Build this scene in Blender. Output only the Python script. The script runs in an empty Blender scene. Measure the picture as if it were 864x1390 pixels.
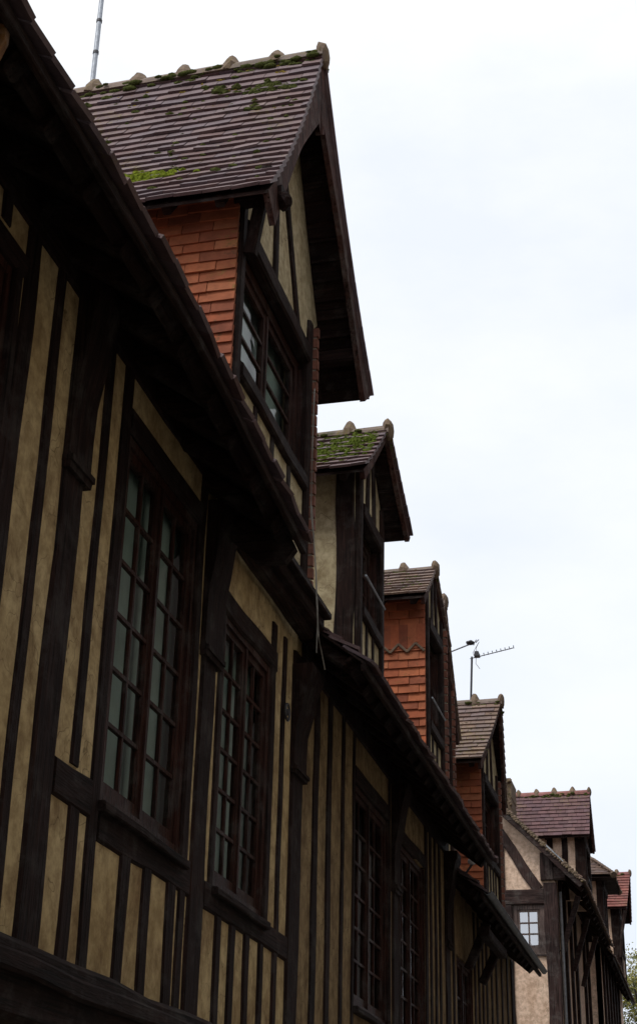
import bpy, bmesh, math, random
from mathutils import Vector, Matrix, noise

# ---------------------------------------------------------------- basics
# All building dimensions below are in multiples of D, the distance from the
# viewer to the facade line (2.3 m); heights are relative to eye level (1.6 m).
D = 2.3
EYE = 1.6
CM = 0.01 / D
rnd = random.Random(11)
scene = bpy.context.scene
COL = scene.collection

def W(p):
    return Vector((p[0] * D, p[1] * D, p[2] * D + EYE))

def lerp(a, b, t): return a + (b - a) * t
def vl(a, b, t): return Vector(a).lerp(Vector(b), t)

# ---------------------------------------------------------------- materials
def new_mat(name):
    m = bpy.data.materials.new(name); m.use_nodes = True
    nt = m.node_tree; b = nt.nodes['Principled BSDF']
    return m, nt, b

def nd(nt, t, **kw):
    n = nt.nodes.new(t)
    for k, v in kw.items():
        if k in n.inputs: n.inputs[k].default_value = v
        else: setattr(n, k, v)
    return n

def ramp(nt, fac, stops):
    r = nt.nodes.new('ShaderNodeValToRGB')
    e = r.color_ramp.elements
    while len(e) < len(stops): e.new(0.5)
    for i, (p, c) in enumerate(stops):
        e[i].position = p; e[i].color = (c[0], c[1], c[2], 1)
    nt.links.new(fac, r.inputs[0]); return r.outputs[0]

def coords(nt, scale=(1, 1, 1)):
    tc = nt.nodes.new('ShaderNodeTexCoord'); mp = nt.nodes.new('ShaderNodeMapping')
    mp.inputs['Scale'].default_value = scale
    nt.links.new(tc.outputs['Object'], mp.inputs['Vector']); return mp.outputs[0]

def noise_tex(nt, vec, scale, detail=5, rough=0.6):
    n = nt.nodes.new('ShaderNodeTexNoise')
    n.inputs['Scale'].default_value = scale; n.inputs['Detail'].default_value = detail
    n.inputs['Roughness'].default_value = rough
    nt.links.new(vec, n.inputs['Vector']); return n.outputs['Fac']

def mix(nt, fac, a, b, mode='MIX'):
    m = nt.nodes.new('ShaderNodeMix'); m.data_type = 'RGBA'; m.blend_type = mode
    for s, v in ((m.inputs[0], fac), (m.inputs[6], a), (m.inputs[7], b)):
        if hasattr(v, 'is_output'): nt.links.new(v, s)
        elif isinstance(v, (int, float)): s.default_value = v
        else: s.default_value = (v[0], v[1], v[2], 1)
    return m.outputs[2]

def bump(nt, b, h, strength=0.4, dist=0.01):
    n = nt.nodes.new('ShaderNodeBump'); n.inputs['Strength'].default_value = strength
    n.inputs['Distance'].default_value = dist
    nt.links.new(h, n.inputs['Height']); nt.links.new(n.outputs[0], b.inputs['Normal'])

def timber_mat(name, scale, c0, c1, c2, rough=0.8):
    m, nt, b = new_mat(name)
    v = coords(nt, scale); v1 = coords(nt)
    g = noise_tex(nt, v, 9, 8, 0.65)
    big = noise_tex(nt, v1, 2.2, 4)
    col = ramp(nt, g, [(0.28, c0), (0.55, c1), (0.8, c2)])
    dark = ramp(nt, big, [(0.35, (0.55, 0.55, 0.55)), (0.7, (1.15, 1.1, 1.05))])
    col = mix(nt, 1.0, col, dark, 'MULTIPLY')
    wear = noise_tex(nt, v1, 5.5, 7, 0.7)
    wm = ramp(nt, wear, [(0.50, (0, 0, 0)), (0.68, (0.5, 0.5, 0.5))])
    lum = (c2[0] * 1.25, c2[0] * 1.12, c2[0] * 1.02)
    col = mix(nt, wm, col, lum)
    crk = noise_tex(nt, coords(nt, tuple(k * 2.2 if k > 2 else k * .7 for k in scale)), 6, 3, 0.5)
    cm = ramp(nt, crk, [(0.36, (0.25, 0.22, 0.2)), (0.42, (1, 1, 1))])
    col = mix(nt, 0.9, col, cm, 'MULTIPLY')
    nt.links.new(col, b.inputs['Base Color'])
    b.inputs['Roughness'].default_value = rough
    b.inputs['Specular IOR Level'].default_value = 0.15
    bump(nt, b, g, 0.9, 0.02)
    return m

T0, T1, T2 = (0.010, 0.005, 0.004), (0.026, 0.0125, 0.010), (0.065, 0.034, 0.027)
TIMV = timber_mat('timber_upright', (6, 6, 0.5), T0, T1, T2)
TIMY = timber_mat('timber_along', (6, 0.5, 6), T0, T1, T2)
TIMX = timber_mat('timber_across', (0.5, 6, 6), T0, T1, T2)
EV0, EV1, EV2 = (0.020, 0.012, 0.012), (0.055, 0.034, 0.031), (0.105, 0.068, 0.060)
TEV = timber_mat('weathered_upright', (6, 6, 0.5), EV0, EV1, EV2)
TEX = timber_mat('weathered_across', (0.5, 6, 6), EV0, EV1, EV2)
SASH = timber_mat('sash_paint', (5, 5, 0.6), (0.022, 0.009, 0.006), (0.050, 0.017, 0.011), (0.10, 0.038, 0.024), 0.5)
FRAME_E = timber_mat('grey_brown_paint', (5, 5, 0.6), (0.07, 0.05, 0.045), (0.13, 0.095, 0.085), (0.2, 0.15, 0.13), 0.5)
WARM = timber_mat('brown_stained_timber', (4, 4, 1.2), (0.035, 0.015, 0.012), (0.085, 0.038, 0.030), (0.15, 0.075, 0.058))
BOARD = timber_mat('varnished_board', (3, 3, 0.6), (0.10, 0.04, 0.012), (0.22, 0.10, 0.028), (0.30, 0.16, 0.05), 0.45)

def plaster_mat(name, c0, c1, stain):
    m, nt, b = new_mat(name)
    v = coords(nt)
    n1 = noise_tex(nt, v, 1.6, 6, 0.6)
    n2 = noise_tex(nt, v, 14, 8, 0.7)
    n3 = noise_tex(nt, coords(nt, (1.5, 1.5, 0.8)), 3.2, 7, 0.7)
    col = ramp(nt, n1, [(0.35, c0), (0.65, c1)])
    st = ramp(nt, n3, [(0.47, (0, 0, 0)), (0.68, (0.85, 0.85, 0.85))])
    col = mix(nt, st, col, stain)
    sp = ramp(nt, n2, [(0.40, (0.62, 0.58, 0.54)), (0.6, (1.04, 1.04, 1.04))])
    col = mix(nt, 0.8, col, sp, 'MULTIPLY')
    # scattered cracks and trowel smears
    w = nt.nodes.new('ShaderNodeTexVoronoi'); w.feature = 'DISTANCE_TO_EDGE'
    w.inputs['Scale'].default_value = 3.1
    wv = nt.nodes.new('ShaderNodeVectorMath'); wv.operation = 'ADD'
    nn = nt.nodes.new('ShaderNodeTexNoise'); nn.inputs['Scale'].default_value = 4
    nt.links.new(v, nn.inputs['Vector']); nt.links.new(v, wv.inputs[0]); nt.links.new(nn.outputs['Color'], wv.inputs[1])
    nt.links.new(wv.outputs[0], w.inputs['Vector'])
    cr = ramp(nt, w.outputs['Distance'], [(0.0, (0.35, 0.33, 0.3)), (0.016, (1, 1, 1))])
    ck = ramp(nt, n1, [(0.44, (0, 0, 0)), (0.56, (0.9, 0.9, 0.9))])
    col = mix(nt, ck, col, mix(nt, 1.0, col, cr, 'MULTIPLY'))
    nt.links.new(col, b.inputs['Base Color'])
    b.inputs['Roughness'].default_value = 0.92
    b.inputs['Specular IOR Level'].default_value = 0.15
    bump(nt, b, n2, 0.35, 0.012)
    return m
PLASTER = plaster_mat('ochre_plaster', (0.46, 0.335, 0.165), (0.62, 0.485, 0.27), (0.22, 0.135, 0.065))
PLASTER_SHADE = plaster_mat('shaded_ochre_plaster', (0.24, 0.165, 0.085), (0.36, 0.265, 0.14), (0.12, 0.075, 0.04))  # darker copy of the ochre plaster, shade under the eaves put into colour
PLASTER_W = plaster_mat('cream_plaster', (0.50, 0.43, 0.27), (0.58, 0.50, 0.33), (0.34, 0.27, 0.15))
PLASTER_E = plaster_mat('pink_cream_plaster', (0.74, 0.54, 0.405), (0.80, 0.61, 0.47), (0.58, 0.40, 0.28))

def tile_mat(name, cols, lichen=0.5, moss=0.35, rough=0.75, lz=None):
    m, nt, b = new_mat(name)
    geo = nt.nodes.new('ShaderNodeNewGeometry')
    v = coords(nt)
    n1 = noise_tex(nt, v, 7, 6, 0.7); n2 = noise_tex(nt, v, 30, 5, 0.7); n3 = noise_tex(nt, v, 2.0, 5, 0.65)
    k = len(cols)
    col = ramp(nt, geo.outputs['Random Per Island'], [(i / (k - 1), c) for i, c in enumerate(cols)])
    wt = ramp(nt, n1, [(0.3, (0.6, 0.58, 0.6)), (0.7, (1.2, 1.18, 1.2))])
    col = mix(nt, 0.9, col, wt, 'MULTIPLY')
    lk = nt.nodes.new('ShaderNodeMath'); lk.operation = 'MULTIPLY'
    l1 = ramp(nt, n2, [(0.50, (0, 0, 0)), (0.62, (1, 1, 1))])
    l2 = ramp(nt, n3, [(0.62 - 0.25 * lichen, (0, 0, 0)), (0.72, (1, 1, 1))])
    nt.links.new(l1, lk.inputs[0]); nt.links.new(l2, lk.inputs[1])
    col = mix(nt, lk.outputs[0], col, (0.20, 0.16, 0.035))
    n4 = noise_tex(nt, coords(nt), 5.3, 6, 0.75)
    mk = ramp(nt, n4, [(0.66 - 0.12 * moss, (0, 0, 0)), (0.72, (0.9, 0.9, 0.9))])
    col = mix(nt, mk, col, (0.045, 0.05, 0.022))
    nt.links.new(col, b.inputs['Base Color'])
    b.inputs['Roughness'].default_value = rough
    b.inputs['Specular IOR Level'].default_value = 0.35
    bump(nt, b, n2, 0.5, 0.01)
    return m
ROOF = tile_mat('old_plain_tiles', [(0.105, 0.062, 0.060), (0.16, 0.105, 0.105), (0.13, 0.095, 0.105), (0.20, 0.14, 0.135), (0.12, 0.065, 0.06), (0.17, 0.125, 0.13)], 0.25, 0.25, 0.6)
ROOF_L = tile_mat('lichened_plain_tiles', [(0.15, 0.095, 0.075), (0.21, 0.15, 0.12), (0.17, 0.125, 0.12), (0.24, 0.165, 0.12), (0.19, 0.12, 0.09)], 0.75, 0.4, 0.65)
ROOF_E = tile_mat('violet_brown_tiles', [(0.11, 0.060, 0.062), (0.16, 0.085, 0.085), (0.13, 0.075, 0.085), (0.17, 0.10, 0.09)], 0.35, 0.1, 0.7)
ROOF_R = tile_mat('red_plain_tiles', [(0.20, 0.068, 0.055), (0.27, 0.095, 0.075), (0.17, 0.062, 0.052), (0.29, 0.12, 0.095)], 0.25, 0.2, 0.7)
HUNG = tile_mat('orange_hung_tiles', [(0.34, 0.092, 0.038), (0.43, 0.135, 0.056), (0.22, 0.062, 0.030), (0.45, 0.165, 0.075), (0.37, 0.100, 0.040), (0.29, 0.090, 0.044)], 0.4, 0.5, 0.85)
RIDGE = tile_mat('ridge_clay', [(0.20, 0.15, 0.115), (0.25, 0.19, 0.155), (0.185, 0.145, 0.12)], 0.9, 0.9, 0.8)
RIDGE_R = tile_mat('ridge_clay_red', [(0.27, 0.11, 0.10), (0.31, 0.14, 0.125), (0.24, 0.10, 0.09)], 0.5, 0.2, 0.8)
MORTAR = tile_mat('mossy_mortar', [(0.15, 0.11, 0.075), (0.20, 0.145, 0.10)], 0.9, 1.0, 0.9)

def moss_mat(name, a, b_):
    m, nt, b = new_mat(name)
    n = noise_tex(nt, coords(nt), 40, 5, 0.7)
    col = ramp(nt, n, [(0.3, a), (0.7, b_)])
    nt.links.new(col, b.inputs['Base Color']); b.inputs['Roughness'].default_value = 1
    b.inputs['Specular IOR Level'].default_value = 0.05
    bump(nt, b, n, 1, 0.02); return m
MOSS = moss_mat('moss', (0.035, 0.042, 0.014), (0.10, 0.11, 0.03))
MOSSM = moss_mat('green_moss', (0.05, 0.075, 0.012), (0.14, 0.18, 0.03))
LICHEN = moss_mat('orange_lichen', (0.16, 0.105, 0.02), (0.30, 0.22, 0.05))
MOSSY = moss_mat('bright_moss', (0.10, 0.14, 0.012), (0.24, 0.28, 0.03))

def brick_mat():
    m, nt, b = new_mat('narrow_brick')
    geo = nt.nodes.new('ShaderNodeNewGeometry')
    col = ramp(nt, geo.outputs['Random Per Island'], [(0, (0.15, 0.055, 0.035)), (0.5, (0.24, 0.09, 0.055)), (1, (0.18, 0.085, 0.06))])
    n = noise_tex(nt, coords(nt), 25, 6)
    col = mix(nt, 0.7, col, ramp(nt, n, [(0.3, (0.5, 0.5, 0.5)), (0.7, (1.2, 1.2, 1.2))]), 'MULTIPLY')
    nt.links.new(col, b.inputs['Base Color']); b.inputs['Roughness'].default_value = 0.9
    bump(nt, b, n, 0.6, 0.01); return m
BRICK = brick_mat()

def plain(name, col, rough=0.6, metal=0.0, var=0.35, scale=12):
    m, nt, b = new_mat(name)
    n = noise_tex(nt, coords(nt), scale, 6)
    c = mix(nt, 1.0, col, ramp(nt, n, [(0.3, (1 - var,) * 3), (0.7, (1 + var * 0.5,) * 3)]), 'MULTIPLY')
    nt.links.new(c, b.inputs['Base Color'])
    b.inputs['Roughness'].default_value = rough; b.inputs['Metallic'].default_value = metal
    return m
ZINC = plain('zinc', (0.33, 0.35, 0.37), 0.5, 0.6)
LEAD = plain('lead', (0.16, 0.17, 0.18), 0.6, 0.3)
GALV = plain('galvanised_steel', (0.36, 0.39, 0.43), 0.5, 0.55, 0.3, 30)
DARKM = plain('dark_metal', (0.06, 0.06, 0.065), 0.5, 0.4)
CABLE = plain('grey_cable', (0.25, 0.23, 0.2), 0.6)
WHITE = plain('white_plastic', (0.7, 0.7, 0.68), 0.5)
CURTAIN = plain('net_curtain', (0.52, 0.60, 0.57), 0.95, 0, 0.3, 3)
DARKROOM = plain('dark_room', (0.02, 0.02, 0.022), 0.9)  # near-black colour standing in for unlit interiors
STONE = plain('paving', (0.17, 0.16, 0.15), 0.85, 0, 0.4, 5)
EARTH = plain('ground', (0.13, 0.12, 0.10), 0.9)
RENDER = plain('pale_render', (0.42, 0.37, 0.30), 0.9)
DARK_RENDER = plain('dark_render', (0.16, 0.13, 0.11), 0.9)  # dark tone so the unseen tall house bounces less light
LIME = plain('lime_mortar', (0.24, 0.20, 0.16), 0.9)

def glass_mat(name, tint, base=0.06):
    m = bpy.data.materials.new(name); m.use_nodes = True; nt = m.node_tree
    nt.nodes.remove(nt.nodes['Principled BSDF']); out = nt.nodes['Material Output']
    t = nt.nodes.new('ShaderNodeBsdfTransparent'); t.inputs[0].default_value = (*tint, 1)
    g = nt.nodes.new('ShaderNodeBsdfGlossy'); g.inputs['Roughness'].default_value = 0.03
    f = nt.nodes.new('ShaderNodeFresnel'); f.inputs['IOR'].default_value = 1.5
    n = nt.nodes.new('ShaderNodeTexNoise'); n.inputs['Scale'].default_value = 4
    tc = nt.nodes.new('ShaderNodeTexCoord'); nt.links.new(tc.outputs['Object'], n.inputs['Vector'])
    bp = nt.nodes.new('ShaderNodeBump'); bp.inputs['Strength'].default_value = 0.12; bp.inputs['Distance'].default_value = 0.02
    nt.links.new(n.outputs['Fac'], bp.inputs['Height']); nt.links.new(bp.outputs[0], g.inputs['Normal'])
    a = nt.nodes.new('ShaderNodeMath'); a.operation = 'ADD'; a.inputs[1].default_value = base; a.use_clamp = True
    k = nt.nodes.new('ShaderNodeMath'); k.operation = 'MULTIPLY'; k.inputs[1].default_value = 0.6
    nt.links.new(f.outputs[0], k.inputs[0]); nt.links.new(k.outputs[0], a.inputs[0])
    x = nt.nodes.new('ShaderNodeMixShader')
    nt.links.new(a.outputs[0], x.inputs[0]); nt.links.new(t.outputs[0], x.inputs[1]); nt.links.new(g.outputs[0], x.inputs[2])
    nt.links.new(x.outputs[0], out.inputs[0]); return m
GLASS = glass_mat('old_window_glass', (0.80, 0.88, 0.86), 0.0)
GLASS_E = glass_mat('sky_glass', (0.7, 0.75, 0.8), 0.65)

def leaf_mat():
    m, nt, b = new_mat('foliage')
    geo = nt.nodes.new('ShaderNodeNewGeometry')
    col = ramp(nt, geo.outputs['Random Per Island'], [(0, (0.09, 0.11, 0.02)), (0.5, (0.20, 0.20, 0.035)), (1, (0.32, 0.26, 0.06))])
    nt.links.new(col, b.inputs['Base Color']); b.inputs['Roughness'].default_value = 0.7
    return m
LEAF = leaf_mat()
BARK = timber_mat('bark', (6, 6, 1), (0.03, 0.025, 0.02), (0.07, 0.055, 0.045), (0.12, 0.1, 0.08))

# ---------------------------------------------------------------- mesh building
class MB:
    def __init__(self):
        self.bm = bmesh.new()
    def v(self, p): return self.bm.verts.new(W(p))
    def face(self, pts):
        return self.bm.faces.new([self.v(p) for p in pts])
    def hexa(self, a):
        vs = [self.v(p) for p in a]
        for f in ((0, 1, 2, 3), (7, 6, 5, 4), (0, 4, 5, 1), (1, 5, 6, 2), (2, 6, 7, 3), (3, 7, 4, 0)):
            self.bm.faces.new([vs[i] for i in f])
    def box(self, x0, x1, y0, y1, z0, z1):
        self.hexa([(x0, y0, z0), (x1, y0, z0), (x1, y1, z0), (x0, y1, z0), (x0, y0, z1), (x1, y0, z1), (x1, y1, z1), (x0, y1, z1)])
    def loft(self, rings, cap=True):
        n = len(rings[0]); R = [[self.v(p) for p in r] for r in rings]
        for a, b in zip(R[:-1], R[1:]):
            for i in range(n):
                self.bm.faces.new((a[i], a[(i + 1) % n], b[(i + 1) % n], b[i]))
        if cap:
            self.bm.faces.new(list(reversed(R[0]))); self.bm.faces.new(R[-1])
    def prism(self, poly, d):
        d = Vector(d)
        self.loft([[Vector(p) for p in poly], [Vector(p) + d for p in poly]])
    def timber(self, p0, p1, w, d, n, wob=None, seg=None, seed=None):
        """hand hewn beam from p0 to p1: w wide in the wall, d deep towards n, chamfered and wavy"""
        p0, p1, n = Vector(p0), Vector(p1), Vector(n).normalized()
        t = (p1 - p0); L = t.length; t.normalize(); s = n.cross(t).normalized(); n = t.cross(s).normalized()
        if wob is None: wob = min(0.9 * CM, w * 0.13)
        if seg is None: seg = max(2, min(20, int(L * D / 0.15)))
        sd = rnd.random() * 100 if seed is None else seed
        rings = []
        for i in range(seg + 1):
            k = i / seg; c = p0 + t * (L * k)
            q = Vector((sd, k * L * D * 1.6, 0))
            off = noise.noise(q) * wob * 2.0
            wl = w / 2 * (1 + 0.17 * noise.noise(q + Vector((7, 0, 0)))) + noise.noise(q * 2.3 + Vector((3, 0, 9))) * wob * 0.6
            wr = w / 2 * (1 + 0.17 * noise.noise(q + Vector((17, 0, 0)))) + noise.noise(q * 2.3 + Vector((13, 0, 5))) * wob * 0.6
            dd = d / 2 * (1 + 0.06 * noise.noise(q + Vector((27, 0, 0))))
            ch = min(w, d) * 0.16
            c = c + s * off
            pr = [(-wl + ch, -dd), (wr - ch, -dd), (wr, -dd + ch), (wr, dd - ch), (wr - ch, dd), (-wl + ch, dd), (-wl, dd - ch), (-wl, -dd + ch)]
            rings.append([c + s * a + n * b for a, b in pr])
        self.loft(rings)
    def tube(self, pts, r, n=8):
        pts = [Vector(p) for p in pts]; rings = []
        for i, p in enumerate(pts):
            a = pts[max(0, i - 1)]; b = pts[min(len(pts) - 1, i + 1)]
            t = (b - a).normalized(); u = t.orthogonal().normalized(); w_ = t.cross(u)
            rr = r[i] if isinstance(r, (list, tuple)) else r
            rings.append([p + u * math.cos(2 * math.pi * k / n) * rr + w_ * math.sin(2 * math.pi * k / n) * rr for k in range(n)])
        # keep rings aligned
        for i in range(1, len(rings)):
            best = min(range(n), key=lambda k: (rings[i][k] - rings[i - 1][0]).length)
            rings[i] = rings[i][best:] + rings[i][:best]
        self.loft(rings)
    def blob(self, c, r, sq=(1, 1, 1), sub=1, amp=0.3):
        g = bmesh.ops.create_icosphere(self.bm, subdivisions=sub, radius=1)
        q = Vector((rnd.random() * 50, rnd.random() * 50, 0)); C = Vector(c)
        for vv in g['verts']:
            k = r * (1 + amp * noise.noise(vv.co * 1.8 + q))
            o = vv.co * k
            vv.co = W(C + Vector((o.x * sq[0], o.y * sq[1], o.z * sq[2])))
    def build(self, name, mat, parent=None, smooth=False, recalc=True):
        if recalc: bmesh.ops.recalc_face_normals(self.bm, faces=self.bm.faces)
        me = bpy.data.meshes.new(name); self.bm.to_mesh(me); self.bm.free()
        if smooth:
            for p in me.polygons: p.use_smooth = True
        me.materials.append(mat)
        o = bpy.data.objects.new(name, me); COL.objects.link(o)
        if parent is not None:
            o.parent = parent
            o.matrix_parent_inverse = Matrix.Translation(parent.location).inverted() if parent.type == 'EMPTY' else Matrix.Identity(4)
        return o

def tag(o, label=None, cat=None, group=None, kind=None):
    if label: o['label'] = label
    if cat: o['category'] = cat
    if group: o['group'] = group
    if kind: o['kind'] = kind
    return o

def thing(name, loc, label, cat, group=None):
    e = bpy.data.objects.new(name, None); COL.objects.link(e)
    e.location = W(loc); e.empty_display_size = 0.2
    return tag(e, label, cat, group)

def bar(name, mat, parent, *args, **kw):
    m = MB(); m.timber(*args, **kw); return m.build(name, mat, parent)

# ---------------------------------------------------------------- tiles
def tile_field(mb, S, u0, u1, out, gauge=0.10 / D, width=0.165 / D, th=0.019 / D, lap=1.75, jit=1.0, seed=0, lift=0.0):
    """lay single tiles row by row over the surface S(u,t), t=0 top, t=1 bottom; u0(t), u1(t) bound a row"""
    r = random.Random(seed); out = Vector(out)
    N = 60; um = 0.5 * (u0(0.7) + u1(0.7)); pts = [Vector(S(um, i / N)) for i in range(N + 1)]
    acc = [0]
    for a, b in zip(pts[:-1], pts[1:]): acc.append(acc[-1] + (b - a).length)
    L = acc[-1]; rows = max(2, int(round(L / gauge))); g = L / rows
    def t_at(s):
        s = max(0, min(L, s))
        for i in range(N):
            if acc[i + 1] >= s: return (i + (s - acc[i]) / max(1e-9, acc[i + 1] - acc[i])) / N
        return 1.0
    for k in range(rows):
        s = L - k * g; t = t_at(s); tt = t_at(max(0, s - g * lap)); te = min(0.99, max(0.01, t))
        a0, a1 = u0(t), u1(t)
        if a1 - a0 < width * 0.3: continue
        st = (0.5 if k % 2 else 0.0) + r.uniform(-0.06, 0.06)
        edges = [a0]; x = a0 + width * (1 - st if st > 0.2 else 1) 
        while x < a1 - width * 0.25: edges.append(x); x += width * r.uniform(0.97, 1.03)
        edges.append(a1)
        for e0, e1 in zip(edges[:-1], edges[1:]):
            gp = width * 0.012
            q0, q1 = e0 + gp, e1 - gp
            dn = r.gauss(0, 0.035) * gauge * jit; li = abs(r.gauss(0, 0.25)) * th * jit; tw = r.gauss(0, 0.18) * th * jit
            P0, P1 = Vector(S(q0, t)), Vector(S(q1, t)); Q0, Q1 = Vector(S(q0, tt)), Vector(S(q1, tt))
            T = (Vector(S(um, min(1, te + 0.01))) - Vector(S(um, te - 0.01))).normalized()
            A = (P1 - P0).normalized(); Nn = A.cross(T).normalized()
            if Nn.dot(out) < 0: Nn = -Nn
            if k >= rows - 1: Q0 += Nn * 0; 
            b0 = P0 + T * dn + Nn * (lift + 1.5 * th + li + tw); b1 = P1 + T * dn + Nn * (lift + 1.5 * th + li - tw)
            c0 = Q0 + Nn * (lift + 0.02 * th); c1 = Q1 + Nn * (lift + 0.02 * th)
            mb.hexa([b0, b1, c1, c0, b0 + Nn * th, b1 + Nn * th, c1 + Nn * th, c0 + Nn * th])

# ---------------------------------------------------------------- windows
def window(parent, org, ax, out, a0, a1, z0, z1, rows, cols=2, leaves=2, fw=4 * CM, sw=4 * CM, depth=1.0,
           frame_mat=None, sash_mat=None, glass=None, back=None, sill=True, name='window', bar_w=1.8 * CM, inset=0.0, wide=22 * CM):
    """org: point on the wall face; ax: direction along the wall; out: outward normal. One frame with its sashes, panes, curtain and sill as children"""
    org, ax, out = Vector(org), Vector(ax), Vector(out)
    frame_mat = frame_mat or SASH; sash_mat = sash_mat or SASH; glass = glass or GLASS; back = back or CURTAIN
    up = Vector((0, 0, 1))
    def P(a, z, o): return org + ax * a + up * z + out * o
    def bx(m, A0, A1, Z0, Z1, o0, o1):
        m.hexa([P(A0, Z0, o0), P(A1, Z0, o0), P(A1, Z0, o1), P(A0, Z0, o1), P(A0, Z1, o0), P(A1, Z1, o0), P(A1, Z1, o1), P(A0, Z1, o1)])
    f0, f1 = -6 * CM - inset, 0.3 * CM - inset
    m = MB()
    bx(m, a0, a0 + fw, z0, z1, f0, f1); bx(m, a1 - fw, a1, z0, z1, f0, f1)
    bx(m, a0 + fw, a1 - fw, z1 - fw, z1, f0, f1 - .2 * CM); bx(m, a0 + fw, a1 - fw, z0, z0 + fw, f0, f1 - .2 * CM)
    if inset:
        bx(m, a0 - .1 * CM, a0 + .6 * CM, z0, z1, f1, 0); bx(m, a1 - .6 * CM, a1 + .1 * CM, z0, z1, f1, 0)
    fr = m.build(name, frame_mat, parent)
    i0, i1, j0, j1 = a0 + fw, a1 - fw, z0 + fw, z1 - fw
    lw = (i1 - i0) / leaves
    for k in range(leaves):
        l0, l1 = i0 + lw * k + .15 * CM, i0 + lw * (k + 1) - .15 * CM
        s0, s1 = f0 + 1 * CM, f1 - 1.6 * CM
        m = MB()
        bx(m, l0, l0 + sw, j0 + .1 * CM, j1 - .1 * CM, s0, s1); bx(m, l1 - sw, l1, j0 + .1 * CM, j1 - .1 * CM, s0, s1)
        bx(m, l0 + sw, l1 - sw, j1 - sw, j1 - .1 * CM, s0, s1 - .15 * CM); bx(m, l0 + sw, l1 - sw, j0 + .1 * CM, j0 + sw * 1.4, s0, s1 - .15 * CM)
        if k and leaves == 2: bx(m, l0 - 1.2 * CM, l0 + 1.4 * CM, j0 + .3 * CM, j1 - .3 * CM, s1, s1 + 1.2 * CM)
        g0, g1, h0, h1 = l0 + sw, l1 - sw, j0 + sw * 1.4, j1 - sw
        b0, b1 = s0 + 1.2 * CM, s1 - .5 * CM
        for c in range(1, cols):
            x = lerp(g0, g1, c / cols); bx(m, x - bar_w / 2, x + bar_w / 2, h0, h1, b0, b1)
        for r in range(1, rows):
            z = lerp(h0, h1, r / rows) + rnd.uniform(-.2, .2) * CM
            bx(m, g0, g1, z - bar_w / 2, z + bar_w / 2, b0 + .1 * CM, b1 + .12 * CM)
        m.build('sash', sash_mat, fr)
        m = MB()
        for c in range(cols):
            for r in range(rows):
                x0, x1 = lerp(g0, g1, c / cols), lerp(g0, g1, (c + 1) / cols)
                y0, y1 = lerp(h0, h1, r / rows), lerp(h0, h1, (r + 1) / rows)
                o = s0 + 2 * CM; e = [rnd.uniform(-.12, .12) * CM for _ in range(4)]
                q = [P(x0, y0, o + e[0]), P(x1, y0, o + e[1]), P(x1, y1, o + e[2]), P(x0, y1, o + e[3])]
                m.face(q if ax.cross(up).dot(out) > 0 else q[::-1])
        m.build('pane', glass, fr, recalc=False)
    m = MB(); n = 16; o = f0 - 4 * CM
    A0, A1 = a0 - 8 * CM, a1 + wide
    for i in range(n):
        x0, x1 = lerp(A0, A1, i / n), lerp(A0, A1, (i + 1) / n)
        d0, d1 = (1 if i % 2 else -1) * .6 * CM, (-1 if i % 2 else 1) * .6 * CM
        m.face([P(x0, z0 - 4 * CM, o + d0), P(x1, z0 - 4 * CM, o + d1), P(x1, z1 + 14 * CM, o + d1), P(x0, z1 + 14 * CM, o + d0)])
    m.build('curtain_or_dark_backing', back, fr)  # net curtain by default; elsewhere a sheet painted near-black for the unlit room
    if sill:
        m = MB(); a = P(a0 - 3 * CM, z0 - 2.6 * CM, 0); b_ = P(a1 + 3 * CM, z0 - 2.6 * CM, 0)
        m.timber(a - out * 2 * CM, b_ - out * 2 * CM, 4 * CM, 13 * CM, out)
        m.build('sill', TIMY if abs(ax.y) > .5 else TEX, fr)
    return fr

def sheet_with_holes(m, x, y0, y1, z0, z1, holes):
    """plaster sheet in the plane x with rectangular openings and their reveals"""
    ys = sorted({y0, y1, *[h[0] for h in holes], *[h[1] for h in holes]}); zs = sorted({z0, z1, *[h[2] for h in holes], *[h[3] for h in holes]})
    for a, b in zip(ys[:-1], ys[1:]):
        for c, d in zip(zs[:-1], zs[1:]):
            if any(h[0] <= a and b <= h[1] and h[2] <= c and d <= h[3] for h in holes): continue
            m.box(x - 8 * CM, x, a, b, c, d)

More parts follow.
